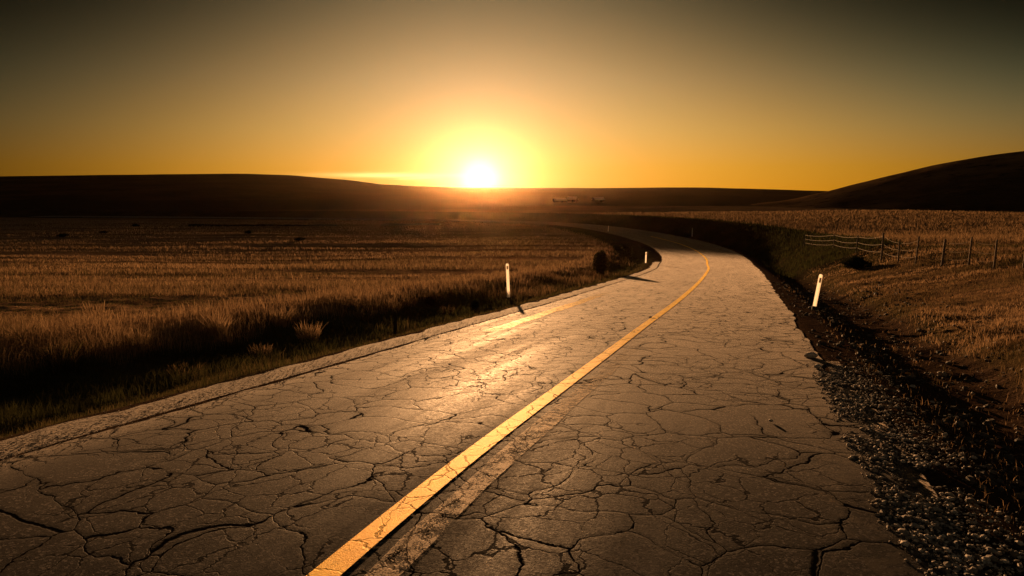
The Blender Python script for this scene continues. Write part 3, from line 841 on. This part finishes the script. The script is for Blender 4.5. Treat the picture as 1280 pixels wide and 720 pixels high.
# ------------------------------------------------------------------ bushes
M_LEAFD = leaf_mat('dark_leaves', (.022, .026, .012), .2)
M_LEAFB = leaf_mat('brown_leaves', (.05, .035, .018), .25)
M_BARK = simple('bark', (.05, .035, .025), .9, .2, .4, 12, .01)
def leaf_cloud(n, rx, ry, rz, zc, size, seed, power=.4):
    r = np.random.default_rng(seed)
    d = r.normal(0, 1, (n, 3)); d /= np.linalg.norm(d, axis=1)[:, None]
    rad = r.random(n) ** power
    lump = 1 + .75 * (vnoise(d[:, 0] * 2.2 + 5, d[:, 2] * 2.2 + d[:, 1] * 1.7 + 9, seed) - .5)
    c = d * (rad * lump)[:, None] * [rx, ry, rz] + [0, 0, zc]
    a = r.normal(0, 1, (n, 3)); a /= np.linalg.norm(a, axis=1)[:, None]
    b = np.cross(a, r.normal(0, 1, (n, 3))); b /= np.linalg.norm(b, axis=1)[:, None]
    s = size * r.uniform(.5, 1.4, n)[:, None]
    V = np.stack([c - a * s, c + b * s * .5, c + a * s, c - b * s * .5], 1).reshape(-1, 3)
    return V, np.arange(n * 4).reshape(-1, 4)
def stems(n, h, spread, r0, seed):
    r = np.random.default_rng(seed); V = []; F = []
    for i in range(n):
        a = r.uniform(0, 6.28); q0 = np.array([0, 0, -.1]); q1 = np.array([math.cos(a) * spread * .4, math.sin(a) * spread * .4, h * .5]); q2 = np.array([math.cos(a) * spread, math.sin(a) * spread, h * r.uniform(.8, 1)])
        b = len(V)
        for q, rr in ((q0, r0), (q1, r0 * .7), (q2, r0 * .25)):
            for k_ in range(5): V.append((q[0] + math.cos(k_ * 1.2566) * rr, q[1] + math.sin(k_ * 1.2566) * rr, q[2]))
        for j in (0, 5):
            for k_ in range(5): F.append((b + j + k_, b + j + (k_ + 1) % 5, b + j + 5 + (k_ + 1) % 5, b + j + 5 + k_))
    return V, F
def bush(px, py, rx, rz, n, size, mat, label, seed, group=None, name='bush'):
    p = at(px, py); t = empty(name, p)
    V, F = leaf_cloud(n, rx, rx, rz, rz * .92, size, seed); mesh_obj('foliage', V, F, mat, t, smooth=False)
    V, F = stems(6, rz * 1.5, rx * .6, .02 + rx * .02, seed); poly('stem', V, F, M_BARK, t)
    return tag(t, label, 'bush', group)
bush(751, 346, .50, .98, 9000, .045, M_LEAFD, 'dark upright rounded bush on the left verge inside the bend', 5)
bush(777, 313, .9, .42, 3000, .07, M_LEAFD, 'low dark bush behind the upright bush, near the bend marker post', 6)
bush(594, 385, .16, .16, 900, .03, M_LEAFD, 'small dark shrub in the verge left of the white post', 7, 'small shrubs in the left verge')
bush(538, 382, .20, .17, 900, .03, M_LEAFB, 'small brown shrub in the verge between stake and white post', 8, 'small shrubs in the left verge')
bush(1070, 337, .62, .36, 4000, .05, M_LEAFD, 'low dark bush on the slope behind the leaning white post', 9)
first = None
for i, (px, py, sc, lab) in enumerate([(78, 296, 1, 'low dark shrub in the dry field, nearest the left photo edge'), (130, 292, .8, 'low dark shrub in the dry field, second from the left'),
        (170, 283, .9, 'small shrub at the far left field edge under the black hill'), (312, 292, .9, 'low dark shrub mid-field below the long low hedge'), (375, 301, .95, 'low dark shrub in the field, rightmost and nearest of them')]):
    if first is None:
        first = bush(px, py, .75, .26, 1200, .09, M_LEAFD, lab, 11, 'low shrubs dotted over the left field', 'field_shrub'); o = first
    else:
        o = copy_tree(first); o.location = at(px, py)
    o.scale = (sc, sc, sc * (1 + .15 * (i % 2))); o.rotation_euler = (0, 0, i * 1.3); o['label'] = lab
def hedge(pa, pb, hgt, label, seed):
    a, b = at(*pa), at(*pb); L = (b - a).length; t = empty('hedge', a, (0, 0, math.atan2(b.y - a.y, b.x - a.x)))
    r = np.random.default_rng(seed); n = int(L * 260)
    x = r.uniform(0, L, n); y = r.normal(0, .25, n); z = r.random(n) * hgt * (.7 + .5 * vnoise(x * .6, x * 0, seed))
    c = np.c_[x, y, z]; q = r.normal(0, 1, (n, 3)); q /= np.linalg.norm(q, axis=1)[:, None]; w = np.cross(q, r.normal(0, 1, (n, 3))); w /= np.linalg.norm(w, axis=1)[:, None]
    s = .08
    V = np.stack([c - q * s, c + w * s * .6, c + q * s, c - w * s * .6], 1).reshape(-1, 3)
    mesh_obj('foliage', V, np.arange(n * 4).reshape(-1, 4), M_LEAFD, t, smooth=False)
    return tag(t, label, 'hedge', 'low hedges along the far field edge')
hedge((236, 283), (421, 283.5), .45, 'long low black hedge at the far field edge, the left one', 3)
hedge((476, 282.5), (551, 281.5), .45, 'short low black hedge at the far field edge, nearer the sun', 4)

# ------------------------------------------------------------------ distant farm buildings
M_WALL = simple('farm_wall', (.14, .11, .09), .9); M_ROOF = simple('pale_tin_roof', (.6, .58, .55), .6, .5); M_WIN = simple('dark_window', (.02, .02, .02), .2, .5)
def farm(px, Yd, w, d, h, rh, rot, label, door=True):
    X = (px - 640) / 853.3 * Yd; t = empty('farm_building', (X, Yd, gz(X, Yd)), (0, 0, rot))
    x, y = w / 2, d / 2
    V = [(-x, -y, -.5), (x, -y, -.5), (x, y, -.5), (-x, y, -.5), (-x, -y, h), (x, -y, h), (x, y, h), (-x, y, h), (-x, 0, h + rh), (x, 0, h + rh)]
    F = [(0, 1, 5, 4), (2, 3, 7, 6), (1, 2, 6, 9, 5), (3, 0, 4, 8, 7)]
    poly('wall', V, F, M_WALL, t)
    o_ = .35; zt = h - o_ * rh / y
    V = [(-x - o_, -y - o_, zt), (x + o_, -y - o_, zt), (x + o_, 0, h + rh + .02), (-x - o_, 0, h + rh + .02), (x + o_, y + o_, zt), (-x - o_, y + o_, zt)]
    V += [(a, b, c + .14) for a, b, c in V]
    F = [(0, 1, 2, 3), (3, 2, 4, 5), (6, 9, 8, 7), (9, 11, 10, 8), (0, 6, 7, 1), (4, 10, 11, 5), (0, 3, 9, 6), (3, 5, 11, 9), (1, 7, 8, 2), (2, 8, 10, 4)]
    poly('roof', V, F, M_ROOF, t)
    for dx, ww, z0, z1, nm in ((-w * .3, .7, h * .45, h * .8, 'window'), (w * .15, .9, 0, h * .85, 'door')):
        Vb, Fb = box(ww, .08, z0, z1, bev=.01); Vb = [(a + dx, b - y - .03, c) for a, b, c in Vb]; poly(nm, Vb, Fb, M_WIN, t)
    return tag(t, label, 'farm building', 'distant farm buildings')
farm(699, 330, 5.5, 4, 1.0, .8, R(8), 'low pale-roofed farm building, leftmost of the distant farm')
farm(715, 330, 4.0, 4, 1.5, 1.1, R(-20), 'taller pale-roofed farm building in the middle of the distant farm')
farm(747, 335, 4.5, 4, 1.3, 1.0, R(14), 'small pale-roofed farm building standing apart, right of the others')

# ------------------------------------------------------------------ added scattering volume, stands in for lens bloom round the sun
HZ = bpy.data.materials.new('glow_haze'); HZ.use_nodes = True; HZ.node_tree.nodes.clear(); N = NT(HZ.node_tree)
pv = N.new('ShaderNodeVolumePrincipled'); pv.inputs['Color'].default_value = (1, .66, .36, 1); pv.inputs['Density'].default_value = .000015; pv.inputs['Anisotropy'].default_value = .93
ho = N.new('ShaderNodeOutputMaterial'); N.l.new(pv.outputs[0], ho.inputs['Volume'])
a, b = Vector((-1420, -210, -14)), Vector((1420, 1270, 62))
V = [(x, y, z) for z in (a.z, b.z) for x, y in ((a.x, a.y), (b.x, a.y), (b.x, b.y), (a.x, b.y))]
hz = poly('glow_haze', V, [(3, 2, 1, 0), (4, 5, 6, 7), (0, 1, 5, 4), (1, 2, 6, 5), (2, 3, 7, 6), (3, 0, 4, 7)], HZ)
tag(hz, kind='stuff')

# ------------------------------------------------------------------ render settings
S.render.engine = 'CYCLES'
S.view_settings.view_transform = 'Standard'; S.view_settings.look = 'None'
S.view_settings.exposure = 0.85; S.view_settings.gamma = 1; S.view_settings.use_curve_mapping = False
c = S.cycles
c.use_denoising = True; c.max_bounces = 5; c.diffuse_bounces = 2; c.glossy_bounces = 2; c.transmission_bounces = 3; c.volume_bounces = 0; c.transparent_max_bounces = 8
c.sample_clamp_indirect = 4; c.use_adaptive_sampling = True; c.adaptive_threshold = .02
